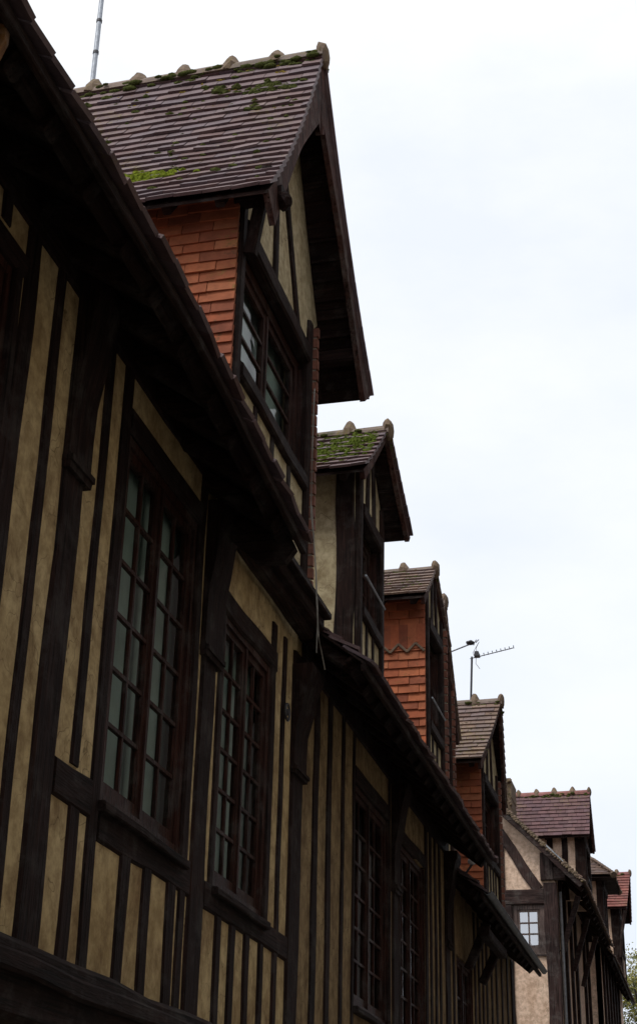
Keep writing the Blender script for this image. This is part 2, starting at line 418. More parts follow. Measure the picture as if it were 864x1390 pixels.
# ---------------------------------------------------------------- roof plane of a house along the street
def house_roof(parent, y0, y1, xe, ze, pitch=40, flare=0.0, length=1.9, mat=ROOF, rows_m=0.9, rafter_step=0.15, soff=0.0, back=True, sag=None):
    """main roof rising from the eave (xe, ze) away from the street, with boards, rafters, tiles and eaves fascia"""
    tp = math.tan(math.radians(pitch))
    def Z(x):  # x <= xe
        d = xe - x
        return ze + tp * d
    xt = xe - length
    m = MB(); made = []; ns = 14
    m.loft([[(xe + 1 * CM, y, ze - 1.2 * CM), (xt, y, Z(xt) - 1.2 * CM), (xt, y, Z(xt) + .6 * CM), (xe + 1 * CM, y, ze + .6 * CM)] for y in [lerp(y0, y1, i / ns) for i in range(ns + 1)]])
    if back:
        m.hexa([(xt - 1e-3, y0, Z(xt) - 1.2 * CM), (xt - 1e-3, y1, Z(xt) - 1.2 * CM), (xt - length, y1, ze), (xt - length, y0, ze),
                (xt - 1e-3, y0, Z(xt) + .6 * CM), (xt - 1e-3, y1, Z(xt) + .6 * CM), (xt - length, y1, ze + 2 * CM), (xt - length, y0, ze + 2 * CM)])
    boards = m.build('roof_boarding', TIMY, parent); made.append(boards)
    m = MB()
    S = lambda u, t: (lerp(xt, xe + 2.5 * CM, t), u, Z(lerp(xt, xe + 2.5 * CM, t)) + .8 * CM)
    tile_field(m, S, lambda t: y0, lambda t: y1, (1, 0, 1), seed=int(y0 * 100), jit=1.4, gauge=0.115 / D)
    made.append(m.build('roof_tiles', mat, boards))
    # rafters with rounded tails
    k = y0 + 0.05
    while k < y1 - 0.02:
        p1 = Vector((xe - 7 * CM, k, ze + tp * 7 * CM - 6 * CM)); p0 = Vector((xe - .42, k, ze + tp * .42 - 6 * CM))
        m = MB(); m.timber(p0, p1, rnd.uniform(7, 10) * CM, rnd.uniform(8, 10) * CM, (0, 0, 1), wob=1.2 * CM)
        made.append(m.build('rafter', TIMX, parent))
        k += rafter_step * rnd.uniform(0.9, 1.1)
    m = MB()
    m.timber((xe - .2 * CM, y0, ze - 2.2 * CM), (xe - .2 * CM, y1, ze - 2.2 * CM), 4.5 * CM, 3 * CM, (1, 0, 0), wob=.8 * CM, seg=18)
    m.timber((xe - 9 * CM, y0 + .004, ze - 2.6 * CM + tp * 9 * CM - 1 * CM), (xe - 9 * CM, y1 - .004, ze - 2.6 * CM + tp * 9 * CM - 1 * CM), 10 * CM, 2.2 * CM, (tp, 0, -1), wob=.8 * CM, seg=18)
    made.append(m.build('eaves_board', TIMY, parent))
    if sag:   # old roofs settle: let the whole eave follow the dip
        for o in made:
            for q in o.data.vertices: q.co.z += sag(q.co.y / D) * D
    return boards

# ---------------------------------------------------------------- dormers
def dormer(house, yc, hb, xf, xb, zb, yr, hw, zr, zl, xo, xt, cheek, roof_mat=ROOF, ridge_mat=RIDGE, c=0.22,
           barge=(5, 12), arch=False, pier=None, z_tie=None, z_sill=None, win=None, knob_step=0.143, plaster=PLASTER_W,
           postv=None, body_top=None, label=None, wood=None, woodx=None, xpost=None, yposts=True, panel_studs=3, seed=0, cheek_w=None, hz=None, zcheek=None, win_in=5 * CM, win_fw=5 * CM, gstuds=None, far_tiles=False):
    """wall dormer facing the street (+x) with a gabled, overhanging tiled roof; its pieces are children of the dormer body"""
    wood = wood or TIMV; woodx = woodx or TIMY
    H = zr - zl
    fz = lambda t: zr - H * (t + c * t * (1 - t) * 1.0)
    if not isinstance(xo, tuple): xo = (xo, xo)
    xfs = {-1: (lambda t: lerp(xt, xo[0], t)), 1: (lambda t: lerp(xt, xo[1], t))}
    def S(side):
        return lambda u, t: (u, yr + side * hw * t, fz(t))
    zc_near = None
    # height of the roof underside where the body meets it
    tb = min(0.98, (hb + abs(yc - yr)) / hw)
    ztop = fz(tb) - 4 * CM
    # ---- body: cheeks and back, plaster gable and apron panel
    m = MB()
    y0, y1 = yc - hb, yc + hb
    thk = 6 * CM
    m.box(xb, xf - 3 * CM, y0, y0 + thk, zb, ztop)
    m.box(xb, xf - 3 * CM, y1 - thk, y1, zb, ztop)
    m.box(xb - .02, xb, y0, y1, zb, ztop)
    zt = z_tie if z_tie is not None else ztop - 8 * CM
    # gable panel following the roof line
    N = 10; pl = []
    for i in range(N + 1):
        t = lerp(tb, 0.02, i / N); pl.append((y0 + .3 * CM if i == 0 else yr - hw * t, fz(t) - 3.5 * CM))
    for i in range(N + 1):
        t = lerp(0.02, tb, i / N); pl.append((y1 - .3 * CM if i == N else yr + hw * t, fz(t) - 3.5 * CM))
    poly = [(xf - 6 * CM, y1 - .3 * CM, zt)] + [(xf - 6 * CM, y0 + .3 * CM, zt)] + [(xf - 6 * CM, a, b) for a, b in pl]
    m.prism(poly, (5 * CM, 0, 0))
    zs = z_sill
    m.box(xf - 6 * CM, xf - 1.2 * CM, y0 + thk, y1 - thk, zb, zs)
    body = m.build('dormer', plaster, house)
    if label: body['label'] = label
    if body_top: pass
    # ---- cheek cladding
    for side in (-1, 1):
        yy = y0 if side < 0 else y1
        if side > 0 and not far_tiles: continue
        ctop = fz(min(1, (abs(yy - yr) + 4 * CM) / hw)) - 5 * CM
        if cheek == 'tile':
            m = MB()
            zz = zb
            Sx = lambda u, t, yy=yy, side=side: (u, yy + side * .4 * CM, lerp(ctop, zcheek or zb, t))
            tile_field(m, Sx, lambda t: xb, lambda t: xf - .5 * CM, (0, side, 0), gauge=hz or 0.078 / D, width=0.185 / D, th=(.014 if hz else .017) / D, seed=seed + 5 + side, jit=0.8)
            m.build('hung_tiles', HUNG, body)
        elif cheek == 'plaster_post':
            m = MB(); w = cheek_w or 14 * CM
            m.timber((xf - 3 * CM - w / 2, yy + side * .6 * CM, zb), (xf - 3 * CM - w / 2, yy + side * .6 * CM, ztop), w, 4 * CM, (0, side, 0)); m.build('cheek_post', wood, body)
        elif cheek == 'studs':
            w = 15 * CM
            for xx, ww in ((xf - .04, 18 * CM), (xf - .16, 11 * CM), (xf - .27, 10 * CM), (xf - .38, 10 * CM)):
                m = MB(); m.timber((xx, yy + side * .6 * CM, zb), (xx, yy + side * .6 * CM, ztop), ww, 4 * CM, (0, side, 0)); m.build('cheek_stud', wood, body)
    # ---- front frame
    pw = 9 * CM
    for yy in (y0 + pw / 2, y1 - pw / 2 - (pier or 0)):
        bar('corner_post', wood, body, (xf - 3 * CM, yy, zb), (xf - 3 * CM, yy, ztop + 2 * CM), pw, 9 * CM, (1, 0, 0))
    yR = y1 - (pier or 0)
    bar('tie_beam', woodx, body, (xf - 2 * CM, y0 + pw, zt), (xf - 2 * CM, yR - pw, zt), 12 * CM, 9 * CM, (1, 0, 0))
    bar('sill_beam', woodx, body, (xf - 2 * CM, y0 + pw, zs - 6 * CM), (xf - 2 * CM, yR - pw, zs - 6 * CM), 10 * CM, 9 * CM, (1, 0, 0))
    for k in range(panel_studs):
        yy = lerp(y0 + pw, yR - pw, (k + 1) / (panel_studs + 1))
        bar('apron_stud', wood, body, (xf - 2 * CM, yy, zb), (xf - 2 * CM, yy + rnd.uniform(-1, 1) * CM, zs - 11 * CM), 6 * CM, 4 * CM, (1, 0, 0))
    if gstuds is None:
        gstuds = []
        for sy, ey in ((-.33, -.22), (.25, .10)):
            ye = yc + hb * ey; gstuds.append((yc + hb * sy, ye, fz(abs(ye - yr) / hw) - 5 * CM))
    for ya, ye, ze_ in gstuds:
        bar('gable_stud', wood, body, (xf - 2 * CM, ya, zt + 6 * CM), (xf - 2 * CM, ye, ze_), 7.5 * CM, 6 * CM, (1, 0, 0))
    if win:
        window(body, (xf - 3 * CM, 0, 0), (0, 1, 0), (1, 0, 0), y0 + pw, yR - pw, zs - 1 * CM, zt - 6 * CM, win[0], win[1], win[2], wide=4 * CM, fw=win_fw, sw=4.8 * CM, sill=True, inset=win_in)
    # ---- brick pier at the far corner
    if pier:
        m = MB(); ch = 0.082 / D; z = zb; k = 0
        m.box(xf - 20 * CM, xf + .014, y1 - pier + .7 * CM, y1 - .3 * CM, zb, ztop - 2 * CM)
        m.build('pier_mortar', LIME, body)
        m = MB()
        while z < ztop - 3 * CM:
            e = rnd.uniform(-.3, .3) * CM
            m.box(xf - 18 * CM, xf + .02 + e, y1 - pier + rnd.uniform(-.1, .3) * CM, y1, z, z + ch * .78)
            z += ch; k += 1
        m.build('brick_pier', BRICK, body)
    # ---- roof
    m = MB()
    for side in (-1, 1):
        N = 12
        for i in range(N):
            t0, t1 = i / N, (i + 1) / N
            a, b_ = yr + side * hw * t0, yr + side * hw * t1
            z0_, z1_ = fz(t0), fz(t1); e0, e1 = xfs[side](t0) - 2.5 * CM, xfs[side](t1) - 2.5 * CM
            lo = 2.2 * CM
            m.hexa([(xb, a, z0_ - lo), (e0, a, z0_ - lo), (e1, b_, z1_ - lo), (xb, b_, z1_ - lo), (xb, a, z0_ - .2 * CM), (e0, a, z0_ - .2 * CM), (e1, b_, z1_ - .2 * CM), (xb, b_, z1_ - .2 * CM)])
    bdm = m
    for side in (-1, 1):
        m = MB()
        tile_field(m, S(side), lambda t: xb, xfs[side], (0, side, 1), seed=seed + 20 + side, jit=.6)
        m.build('roof_tiles', roof_mat, body)
    # battens under the overhang, rafters under the side eaves
    m = bdm; nb = max(5, int(math.hypot(H, hw) * D / 0.13))
    for side in (-1, 1):
        for i in range(1, nb):
            t = i / nb; a = yr + side * hw * t; z = fz(t) - 3.4 * CM
            m.box(xf - .5 * CM, xfs[side](t) - 5 * CM, a - 1.6 * CM, a + 1.6 * CM, z - 1 * CM, z + 1.3 * CM)
    m.build('roof_boarding', TIMX, body)
    x = xf - 7 * CM
    while x > xb + .1 and x > xf - 1.0:
        for side in (-1, 1):
            t0, t1 = max(0, tb - .22), 0.97
            m = MB(); m.timber((x, yr + side * hw * t0, fz(t0) - 6 * CM), (x, yr + side * hw * t1, fz(t1) - 5 * CM), 6 * CM, 7 * CM, (0, 0, 1), seg=3)
            m.build('rafter', TIMX, body)
        x -= 0.13
    # bargeboards
    for side in (-1, 1):
        m = MB(); N = 26; rings = []
        for i in range(N + 1):
            t = i / N * 1.0
            p = Vector((0, yr + side * hw * t, fz(t)))
            T = (Vector((0, side * hw * (min(1, t + .01)), fz(min(1, t + .01)))) - Vector((0, side * hw * max(0, t - .01), fz(max(0, t - .01))))).normalized()
            Nn = Vector((0, T.z * side, -T.y * side)); 
            if Nn.z > 0: Nn = -Nn
            dep = lerp(barge[0], barge[1], t ** 1.3) * CM
            if arch: dep = (barge[0] + ((34 - barge[0]) * (1 - 2 * t) ** 1.4 if t < .5 else (barge[1] - barge[0]) * (2 * t - 1) ** 2)) * CM
            q = p + Nn * dep
            if (q.y - yr) * side < 0: q = p + Nn * (abs(p.y - yr) / max(1e-6, abs(Nn.y))) if abs(Nn.y) > 1e-3 else q; q.y = yr; q.z = p.z - dep * 1.15
            xx = xfs[side](t) - 2 * CM
            a = p + Nn * .2 * CM
            if t == 0: a = Vector((0, yr, p.z))
            rings.append([(xx, a.y, a.z), (xx, q.y, q.z), (xx - 3.5 * CM, q.y, q.z), (xx - 3.5 * CM, a.y, a.z)])
        m.loft(rings); m.build('bargeboard', WARM, body)
    # ridge tiles with mortar knobs
    m = MB(); x = xt + .5 * CM; R = 9.5 * CM; first = True; mk = MB(); knobs = []
    while x > xb + .02:
        x2 = max(xb, x - knob_step); n = 7; rings = []
        dz = rnd.uniform(-.4, .4) * CM; dy = rnd.uniform(-.3, .3) * CM
        for xx, rr in ((x - .2 * CM, R), (x2 + .2 * CM, R * .94)):
            ring = [(xx, yr + dy + math.cos(math.pi * k / n) * rr * 1.0, zr - 5.5 * CM + dz + math.sin(math.pi * k / n) * rr * 1.05) for k in range(n + 1)]
            ring += [(xx, yr + dy + math.cos(math.pi * (n - k) / n) * rr * .8, zr - 5.5 * CM + dz + math.sin(math.pi * (n - k) / n) * rr * .82 - .1 * CM) for k in range(n + 1)]
            rings.append(ring)
        m.loft(rings)
        cx_ = x2 if not first else x2
        if x2 > xb + .03:
            kb = MB(); h = rnd.uniform(10, 13) * CM; w_ = rnd.uniform(5, 6.5) * CM; sk = rnd.uniform(-1, 1) * CM
            rg = []
            for q, (hh, ww, dd) in enumerate(((-5, 1.25, 10.5), (1.5, 1.15, 9.5), (5, .95, 7), (h / CM * .85, .55, 4), (h / CM, .25, 1.5))):
                rg.append([(x2 + sk * q / 4 + math.cos(2 * math.pi * e / 10) * ww * w_ * (1 + rnd.uniform(-.15, .15)), yr + math.sin(2 * math.pi * e / 10) * dd * CM * (1 + rnd.uniform(-.12, .12)), zr + hh * CM + rnd.uniform(-.4, .4) * CM) for e in range(10)])
            kb.loft(rg); knobs.append(kb)
        x = x2; first = False
    kb = MB(); kb.blob((xt - 1.5 * CM, yr, zr + 1.0 * CM), 9.5 * CM, (.45, 1.05, .95), 2, .2); knobs.append(kb)
    for kb in knobs: kb.build('ridge_knob', MORTAR, body)
    for q in range(int((xt - xb) / .006)):
        px = rnd.uniform(xb, xt - .01); sd = rnd.choice((-1, 1))
        mk.blob((px, yr + sd * rnd.uniform(7, 10.5) * CM, zr + rnd.uniform(-11, -2) * CM), rnd.uniform(1.2, 3.6) * CM, (1.5, .7, .7), 1, .4)
    m.build('ridge_tiles', ridge_mat, body); tag(mk.build('ridge_moss', MOSS, body, smooth=True), kind='stuff')
    return body, S, fz

def moss_on(body, S, spots, out, mat=MOSS, name='moss', umax=-.885):
    """cushions of moss: (u, t, radius_cm, count, spread_u, spread_t)"""
    m = MB()
    for u, t, r, n, su, st in spots:
        for _ in range(n):
            uu = min(umax - rnd.random() * .02, u + rnd.gauss(0, su)); tt = min(.99, max(0.01, t + rnd.gauss(0, st)))
            p = Vector(S(uu, tt)) + Vector(out).normalized() * 3.6 * CM
            rr = r * CM * rnd.uniform(.5, 1.2)
            m.blob(p, rr, (1.2, .9, .75), 1, .45)
    return tag(m.build(name, mat, body), kind='stuff')

# ================================================================ SETTING
m = MB(); m.face([(-120, -60, -EYE / D - .004), (120, -60, -EYE / D - .004), (120, 200, -EYE / D - .004), (-120, 200, -EYE / D - .004)])
tag(m.build('ground', EARTH), kind='structure')
m = MB(); m.face([(-.85, -4, -EYE / D), (.95, -4, -EYE / D), (.95, 60, -EYE / D), (-.85, 60, -EYE / D)])
tag(m.build('road', STONE), kind='structure')
G0 = -EYE / D

# ================================================================ HOUSE A : nearest, big overhanging eave
hA = thing('timber_framed_house', (-1, 1.9, G0), 'nearest ochre and black half-timbered house under the deep rafter eave at upper left', 'house')
XW = -1.0; n_out = (1, 0, 0)
Aw = [(1.45, 1.865, .80, 1.42), (2.385, 2.82, .665, 1.40)]
m = MB(); sheet_with_holes(m, XW, -0.6, 2.925, .30, 1.59, Aw); m.build('wall', PLASTER, hA)
m = MB(); m.box(-2.9, -1.03, -.6, 2.925, G0, .30); m.build('ground_floor_wall', PLASTER, hA)

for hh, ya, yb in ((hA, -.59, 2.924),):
    m = MB(); m.box(-1.40, -1.36, ya, yb, .25, 1.62); m.box(-1.36, -1.09, yb - .02, yb, .25, 1.6); m.build('sky_block_wall', DARKROOM, hh)  # added unseen dark wall, stops sky leaking through the hollow house

def post(h, y0, y1, z0, z1, name='post', d=8, lean=0.0):
    yc_, w = (y0 + y1) / 2, (y1 - y0)
    xc = XW - (d / 2 - (1.5 if name == 'post' else 1.1)) * CM
    return bar(name, TIMV, h, (xc, yc_, z0), (xc, yc_ + lean, z1), w, d * CM, n_out)
def rail(h, y0, y1, z0, z1, name='rail', d=7, dz=0.0, x=XW):
    zc, w = (z0 + z1) / 2, (z1 - z0)
    x = x - (d / 2 - 1.3) * CM
    return bar(name, TIMY, h, (x, y0, zc), (x, y1, zc + dz), w, d * CM, n_out)

def console(h, y0, y1, zb_, zt_, reach, zscale=1.0):
    """carved bracket growing out of a post to carry the eave"""
    m = MB(); L = zt_ - zb_
    pr = [(-1.02, 0), (-.985, 0.0), (-.982, .05), (-.988, .085), (-.988, .25), (-.986, .42), (-.986 + reach * .35, .60), (-.986 + reach * .6, .78), (-.986 + reach, .93), (-.986 + reach, 1.0), (-1.02, 1.0)]
    m.prism([(x, y0, zb_ + L * k) for x, k in pr], (0, y1 - y0, 0))
    m.box(-1.0, -.979, y0 - .4 * CM, y1 + .4 * CM, zb_ + L * .03, zb_ + L * .06)
    return m.build('console', TIMV, h)

# uprights
post(hA, 2.103, 2.188, .36, 1.62); console(hA, 2.103, 2.2, 1.175, 1.56, .03)
post(hA, 2.875, 2.968, .36, 1.46, d=10); console(hA, 2.868, 2.985, 1.115, 1.48, .03)
m = MB(); m.blob((-.935, 2.93, 1.44), 4 * CM, (1, 1, 1.2), 2, .3); m.build('console_tip', TIMV, hA)
for y0, y1, z0, z1 in ((1.885, 1.935, .36, 1.60), (2.013, 2.047, .36, 1.60), (2.251, 2.286, .70, 1.60), (2.343, 2.386, .36, 1.60), (2.82, 2.858, .36, 1.60),
                       (2.258, 2.302, .36, .632), (2.499, 2.547, .36, .628), (2.62, 2.664, .36, .628), (2.752, 2.802, .36, .628),
                       (1.785, 1.818, 1.465, 1.60), (1.62, 1.65, 1.465, 1.6), (1.865, 1.886, .80, 1.44), (1.30, 1.34, .36, 1.6), (1.1, 1.14, .36, 1.6), (1.40, 1.45, .36, 1.6)):
    post(hA, y0, y1, z0, z1, 'stud', d=6, lean=rnd.uniform(-.006, .006))
rail(hA, 2.19, 2.345, .632, .695); rail(hA, 2.388, 2.875, .605, .668, 'rail', 7)
rail(hA, 2.386, 2.82, 1.395, 1.452, 'lintel', 8); rail(hA, 1.45, 1.886, 1.415, 1.458, 'lintel', 8)
rail(hA, -.6, 2.93, 1.515, 1.61, 'wall_plate', 9)
m = MB(); m.timber((-.975, -.6, .318), (-.975, 2.93, .318), 26 * CM, 14 * CM, n_out); m.timber((-.945, -.6, .335), (-.945, 2.93, .335), 7 * CM, 7 * CM, n_out); m.build('floor_beam', TIMY, hA)
window(hA, (XW, 0, 0), (0, 1, 0), n_out, 1.45, 1.865, .80, 1.415, 6, inset=2 * CM)
window(hA, (XW, 0, 0), (0, 1, 0), n_out, 2.388, 2.82, .672, 1.395, 6, 2, 2, fw=4.5 * CM, sw=4.2 * CM, inset=1 * CM)
house_roof(hA, -.6, 2.95, -.80, 1.468, pitch=36, length=2.0, sag=lambda y: -.082 * max(0, min(1.05, (y - 2.05) / .9)) ** 1.25)
m = MB(); m.prism([(-.812, 2.925, 1.372), (-.835, 2.925, 1.34), (-.90, 2.925, 1.345), (-.965, 2.925, 1.41), (-.985, 2.925, 1.51), (-.82, 2.925, 1.392)], (0, .022, 0)); m.build('eave_end_board', TIMX, hA)
m = MB(); m.prism([(-.806, 1.385, 1.455), (-.806, 1.385, 1.43), (-.826, 1.385, 1.37), (-.95, 1.385, 1.40), (-.95, 1.385, 1.52)], (0, .012, 0)); m.build('bracket_board', BOARD, hA)

# ================================================================ HOUSE B : one narrow bay with moulded cornice and the tall tiled dormer
hB = thing('timber_framed_house', (-1, 3.28, G0), 'narrow one-window house with moulded cornice beam and the tallest, mossiest tiled dormer', 'house')
m = MB(); sheet_with_holes(m, XW - .2 * CM, 2.9255, 3.66, .30, 1.50, [(3.02, 3.41, .655, 1.285)]); m.build('wall', PLASTER, hB)
m = MB(); m.box(-2.9, -1.03, 2.9255, 3.66, G0, .30); m.build('ground_floor_wall', PLASTER, hB)
m = MB(); m.box(-1.40, -1.36, 2.926, 3.659, .25, 1.5); m.box(-1.36, -1.09, 3.63, 3.659, .25, 1.5); m.build('sky_block_wall', DARKROOM, hB)
post(hB, 3.617, 3.725, .30, 1.40, d=10); console(hB, 3.612, 3.735, 1.068, 1.36, .04)
for y0, y1, z0, z1 in ((3.000, 3.026, .63, 1.40), (3.408, 3.447, .655, 1.40), (3.512, 3.542, .655, 1.40),
                       (3.06, 3.10, .30, .605), (3.16, 3.20, .30, .605), (3.27, 3.31, .30, .605), (3.385, 3.42, .30, .605), (3.5, 3.535, .30, .605)):
    post(hB, y0, y1, z0, z1, 'stud', d=6)
rail(hB, 2.97, 3.617, .604, .660); rail(hB, 3.0, 3.45, 1.275, 1.335, 'lintel', 9)
window(hB, (XW, 0, 0), (0, 1, 0), n_out, 3.028, 3.408, .66, 1.275, 6, 2, 2, fw=4.2 * CM, sw=3.8 * CM, inset=.6 * CM)
m = MB()
m.timber((-.967, 2.94, 1.446), (-.967, 3.62, 1.446), 8 * CM, 9 * CM, n_out, seg=10)
m.timber((-.945, 2.94, 1.464), (-.945, 3.62, 1.464), 8 * CM, 12 * CM, n_out, seg=10)
m.timber((-.925, 2.94, 1.485), (-.925, 3.62, 1.485), 4.5 * CM, 12 * CM, n_out, seg=10)
m.build('cornice_beam', TIMY, hB)
m = MB(); rg = [(-.988, 3.532 + math.cos(a * .5236) * 4.2 * CM, 1.20 + math.sin(a * .5236) * 5 * CM) for a in range(13)]; m.tube(rg, .8 * CM, 6); m.tube([(-.999, 3.532, 1.20), (-.985, 3.532, 1.20)], 2 * CM, 10); m.build('wall_anchor', DARKM, hB)
d1, S1, fz1 = dormer(hB, 3.211, .349, -.955, -2.1, 1.50, 3.262, .50, 3.085, 2.232, (-.850, -.822), -.860, 'tile', ROOF, RIDGE, c=.28, barge=(10, 20), arch=True,
               pier=.014, z_tie=2.235, z_sill=1.86, win=(3, 1, 2), panel_studs=3, seed=100, hz=.068 / D, win_in=3 * CM, win_fw=7.5 * CM, gstuds=[(3.165, 3.155, 2.88), (3.40, 3.15, 2.80)], zcheek=1.64, label='tall street dormer with steep mossy roof and arched bargeboards')
# curved brace at the near corner, far purlin bracket and strut
m = MB(); m.timber((-.935, 2.88, 2.14), (-.885, 2.84, 2.36), 7 * CM, 7 * CM, n_out); m.build('brace', TIMV, d1)
m = MB(); m.timber((-.97, 3.66, 2.31), (-.855, 3.66, 2.31), 9 * CM, 9 * CM, (0, -1, 0)); m.build('purlin_bracket', TIMX, d1)
m = MB(); m.timber((-.97, 2.86, 2.29), (-.85, 2.86, 2.29), 9 * CM, 9 * CM, (0, -1, 0)); m.blob((-.85, 2.86, 2.27), 5 * CM, (1, 1, 1), 2, .4); m.build('purlin_bracket', TIMX, d1)
sp = []
r2 = random.Random(5)
for _ in range(150): sp.append((r2.uniform(-1.65, -.88), r2.random() ** 1.5 * .97, r2.choice((1.5, 2, 2.6, 3.6)), 1, 0, 0))
sp += [(-1.0, .185, 2.4, 110, .045, .012), (-1.135, .15, 4.5, 4, .012, .01), (-1.02, .31, 2.5, 8, .014, .006)]
moss_on(d1, S1(-1), sp, (0, -1, 1))
moss_on(d1, S1(-1), [(r2.uniform(-1.6, -.9), r2.random() ** 2 * .3 + .02, r2.choice((1, 1.4)), 3, .015, .004) for _ in range(45)], (0, -1, 1), LICHEN, 'lichen')
moss_on(d1, S1(-1), [(-1.24, .735, 2.4, 190, .045, .020)], (0, -1, 1), MOSSY, 'bright_moss')

# ================================================================ HOUSE C : long eave with two dormers
hC = thing('timber_framed_house', (-1, 4.85, G0), 'dark half-timbered house whose long eave carries a plaster-cheeked dormer and an orange zigzag-tiled one', 'house')
Cw = [(4.345, 4.85, .60, 1.255), (5.04, 5.50, .60, 1.235)]
m = MB(); sheet_with_holes(m, XW, 3.661, 6.04, .30, 1.45, Cw); m.build('wall', PLASTER_SHADE, hC)
m = MB(); m.box(-2.9, -1.03, 3.661, 6.04, G0, .30); m.build('ground_floor_wall', PLASTER, hC)
m = MB(); m.box(-1.40, -1.36, 3.661, 6.04, .25, 1.6); m.box(-1.36, -1.09, 6.0, 6.04, .25, 1.6); m.build('sky_block_wall', DARKROOM, hC)
for y0, y1 in ((3.85, 3.907), (4.005, 4.056), (4.170, 4.206), (4.318, 4.346), (5.60, 5.64), (5.70, 5.74), (5.80, 5.84), (5.50, 5.55)):
    post(hC, y0, y1, .30, 1.42, 'stud', d=6, lean=rnd.uniform(-.01, .01))
post(hC, 4.90, 4.985, .30, 1.40, d=10); console(hC, 4.895, 4.99, 1.03, 1.40, .04)
post(hC, 4.848, 4.874, .30, 1.40, 'stud', d=6); post(hC, 5.01, 5.04, .30, 1.40, 'stud', d=6)
post(hC, 5.93, 6.03, .30, 1.40, d=10); console(hC, 5.93, 6.03, 1.03, 1.40, .04)
rail(hC, 4.346, 4.848, 1.25, 1.30, 'lintel', 8); rail(hC, 5.04, 5.50, 1.235, 1.285, 'lintel', 8); rail(hC, 3.70, 6.03, 1.39, 1.47, 'wall_plate', 10)
window(hC, (XW, 0, 0), (0, 1, 0), n_out, 4.348, 4.847, .60, 1.25, 6, 2, 2, inset=2 * CM, back=DARKROOM)
window(hC, (XW, 0, 0), (0, 1, 0), n_out, 5.042, 5.498, .60, 1.232, 6, 2, 2, inset=2 * CM, back=DARKROOM)
house_roof(hC, 3.63, 5.995, -.815, 1.355, pitch=38, length=2.0)
d2, S2, fz2 = dormer(hC, 4.433, .183, -.972, -1.9, 1.495, 4.42, .27, 2.478, 2.20, (-.927, -.881), -.906, 'plaster_post', ROOF, RIDGE, c=.12, barge=(4, 8), z_tie=2.125, z_sill=1.805, win=(3, 1, 1),
               panel_studs=2, seed=200, cheek_w=14 * CM, label='small dormer with pale plaster cheek and mossy roof', plaster=PLASTER_W)
sp = [(r2.uniform(-1.2, -.93), r2.uniform(.05, .9), 2, 1, 0, 0) for _ in range(30)] + [(-1.0, .3, 2.3, 230, .06, .12), (-1.1, .6, 2.2, 190, .06, .12)]
moss_on(d2, S2(-1), sp, (0, -1, 1), MOSSM, umax=-.935)
m = MB(); m.tube([(-.955, 4.28, 1.89), (-.955, 4.57, 1.89)], .9 * CM); m.build('window_rail', GALV, d2)
d3, S3, fz3 = dormer(hC, 5.708, .192, -.985, -1.9, 1.505, 5.70, .30, 2.515, 2.28, -.963, -.970, 'tile', ROOF_L, RIDGE, c=.08, barge=(4, 8), pier=.014, z_tie=2.225, z_sill=1.83, win=(3, 1, 1),
               panel_studs=2, seed=300, label='orange tile-hung dormer with a zigzag band')
# zigzag course on the near cheek
m = MB(); yk = 5.516 - 5.2 * CM; x = -1.16; zz = 2.085; k = 0
while x < -.99:
    a = (x, yk, zz + (0 if k % 2 else .034)); b_ = (x + .034, yk, zz + (.034 if k % 2 else 0))
    m.timber(a, b_, 2.2 * CM, 2.2 * CM, (0, -1, 0), wob=.1 * CM, seg=1); x += .034; k += 1
m.build('zigzag_band', MORTAR, d3)
m = MB()
for k in range(5):
    xa = -1.16 + .035 * k; m.box(xa, xa + .0345, yk, yk + 1.2 * CM, 2.10, 2.20)
m.build('flat_tiles', HUNG, d3)
moss_on(d3, S3(-1), [(r2.uniform(-1.2, -1), r2.uniform(.05, .8), 1.6, 1, 0, 0) for _ in range(40)], (0, -1, 1))
m = MB(); m.tube([(-.97, 5.55, 1.91), (-.97, 5.84, 1.91)], .9 * CM); m.build('window_rail', GALV, d3)

# ================================================================ HOUSE F : lower eave with gutter, two dormers
hF = thing('timber_framed_house', (-1.0, 7.05, G0), 'low-eaved half-timbered house with gutter and the lichened dormer under the toothed aerial', 'house')
m = MB(); sheet_with_holes(m, XW, 6.041, 8.0, .30, 1.40, [(6.2, 6.62, .5, 1.05)]); m.build('wall', PLASTER_SHADE, hF)
m = MB(); m.box(-2.9, -1.03, 6.041, 8.0, G0, .30); m.build('ground_floor_wall', PLASTER, hF)
m = MB(); m.box(-1.40, -1.36, 6.041, 8.0, .25, 1.3); m.box(-1.36, -1.09, 7.96, 8.0, .25, 1.3); m.build('sky_block_wall', DARKROOM, hF)
for yy in (6.12, 6.68, 6.80, 6.92, 7.04, 7.2, 7.36, 7.55, 7.75): post(hF, yy - .022, yy + .022, .30, 1.3, 'stud', d=6)
post(hF, 7.9, 7.99, .3, 1.3, d=10)
window(hF, (XW, 0, 0), (0, 1, 0), n_out, 6.2, 6.62, .5, 1.05, 4, 2, 2, inset=2 * CM, back=DARKROOM)
house_roof(hF, 6.0, 8.0, -.86, 1.245, pitch=40, length=2.0)
m = MB()
for y0, y1 in ((6.02, 8.0),):
    n = 8; pr = [(-.84 + math.cos(math.pi + math.pi * k / n) * 3.4 * CM, 1.255 + math.sin(math.pi + math.pi * k / n) * 3.4 * CM) for k in range(n + 1)]
    pr2 = [(-.84 + math.cos(2 * math.pi - math.pi * k / n) * 3 * CM, 1.257 + math.sin(2 * math.pi - math.pi * k / n) * 3 * CM) for k in range(n + 1)]
    poly = pr + pr2
    m.loft([[(x, y0, z) for x, z in poly], [(x, y1, z) for x, z in poly]])
    m.tube([(-.84 + 3.4 * CM, y0, 1.255), (-.84 + 3.4 * CM, y1, 1.255)], .6 * CM)
m.build('gutter', LEAD, hF)
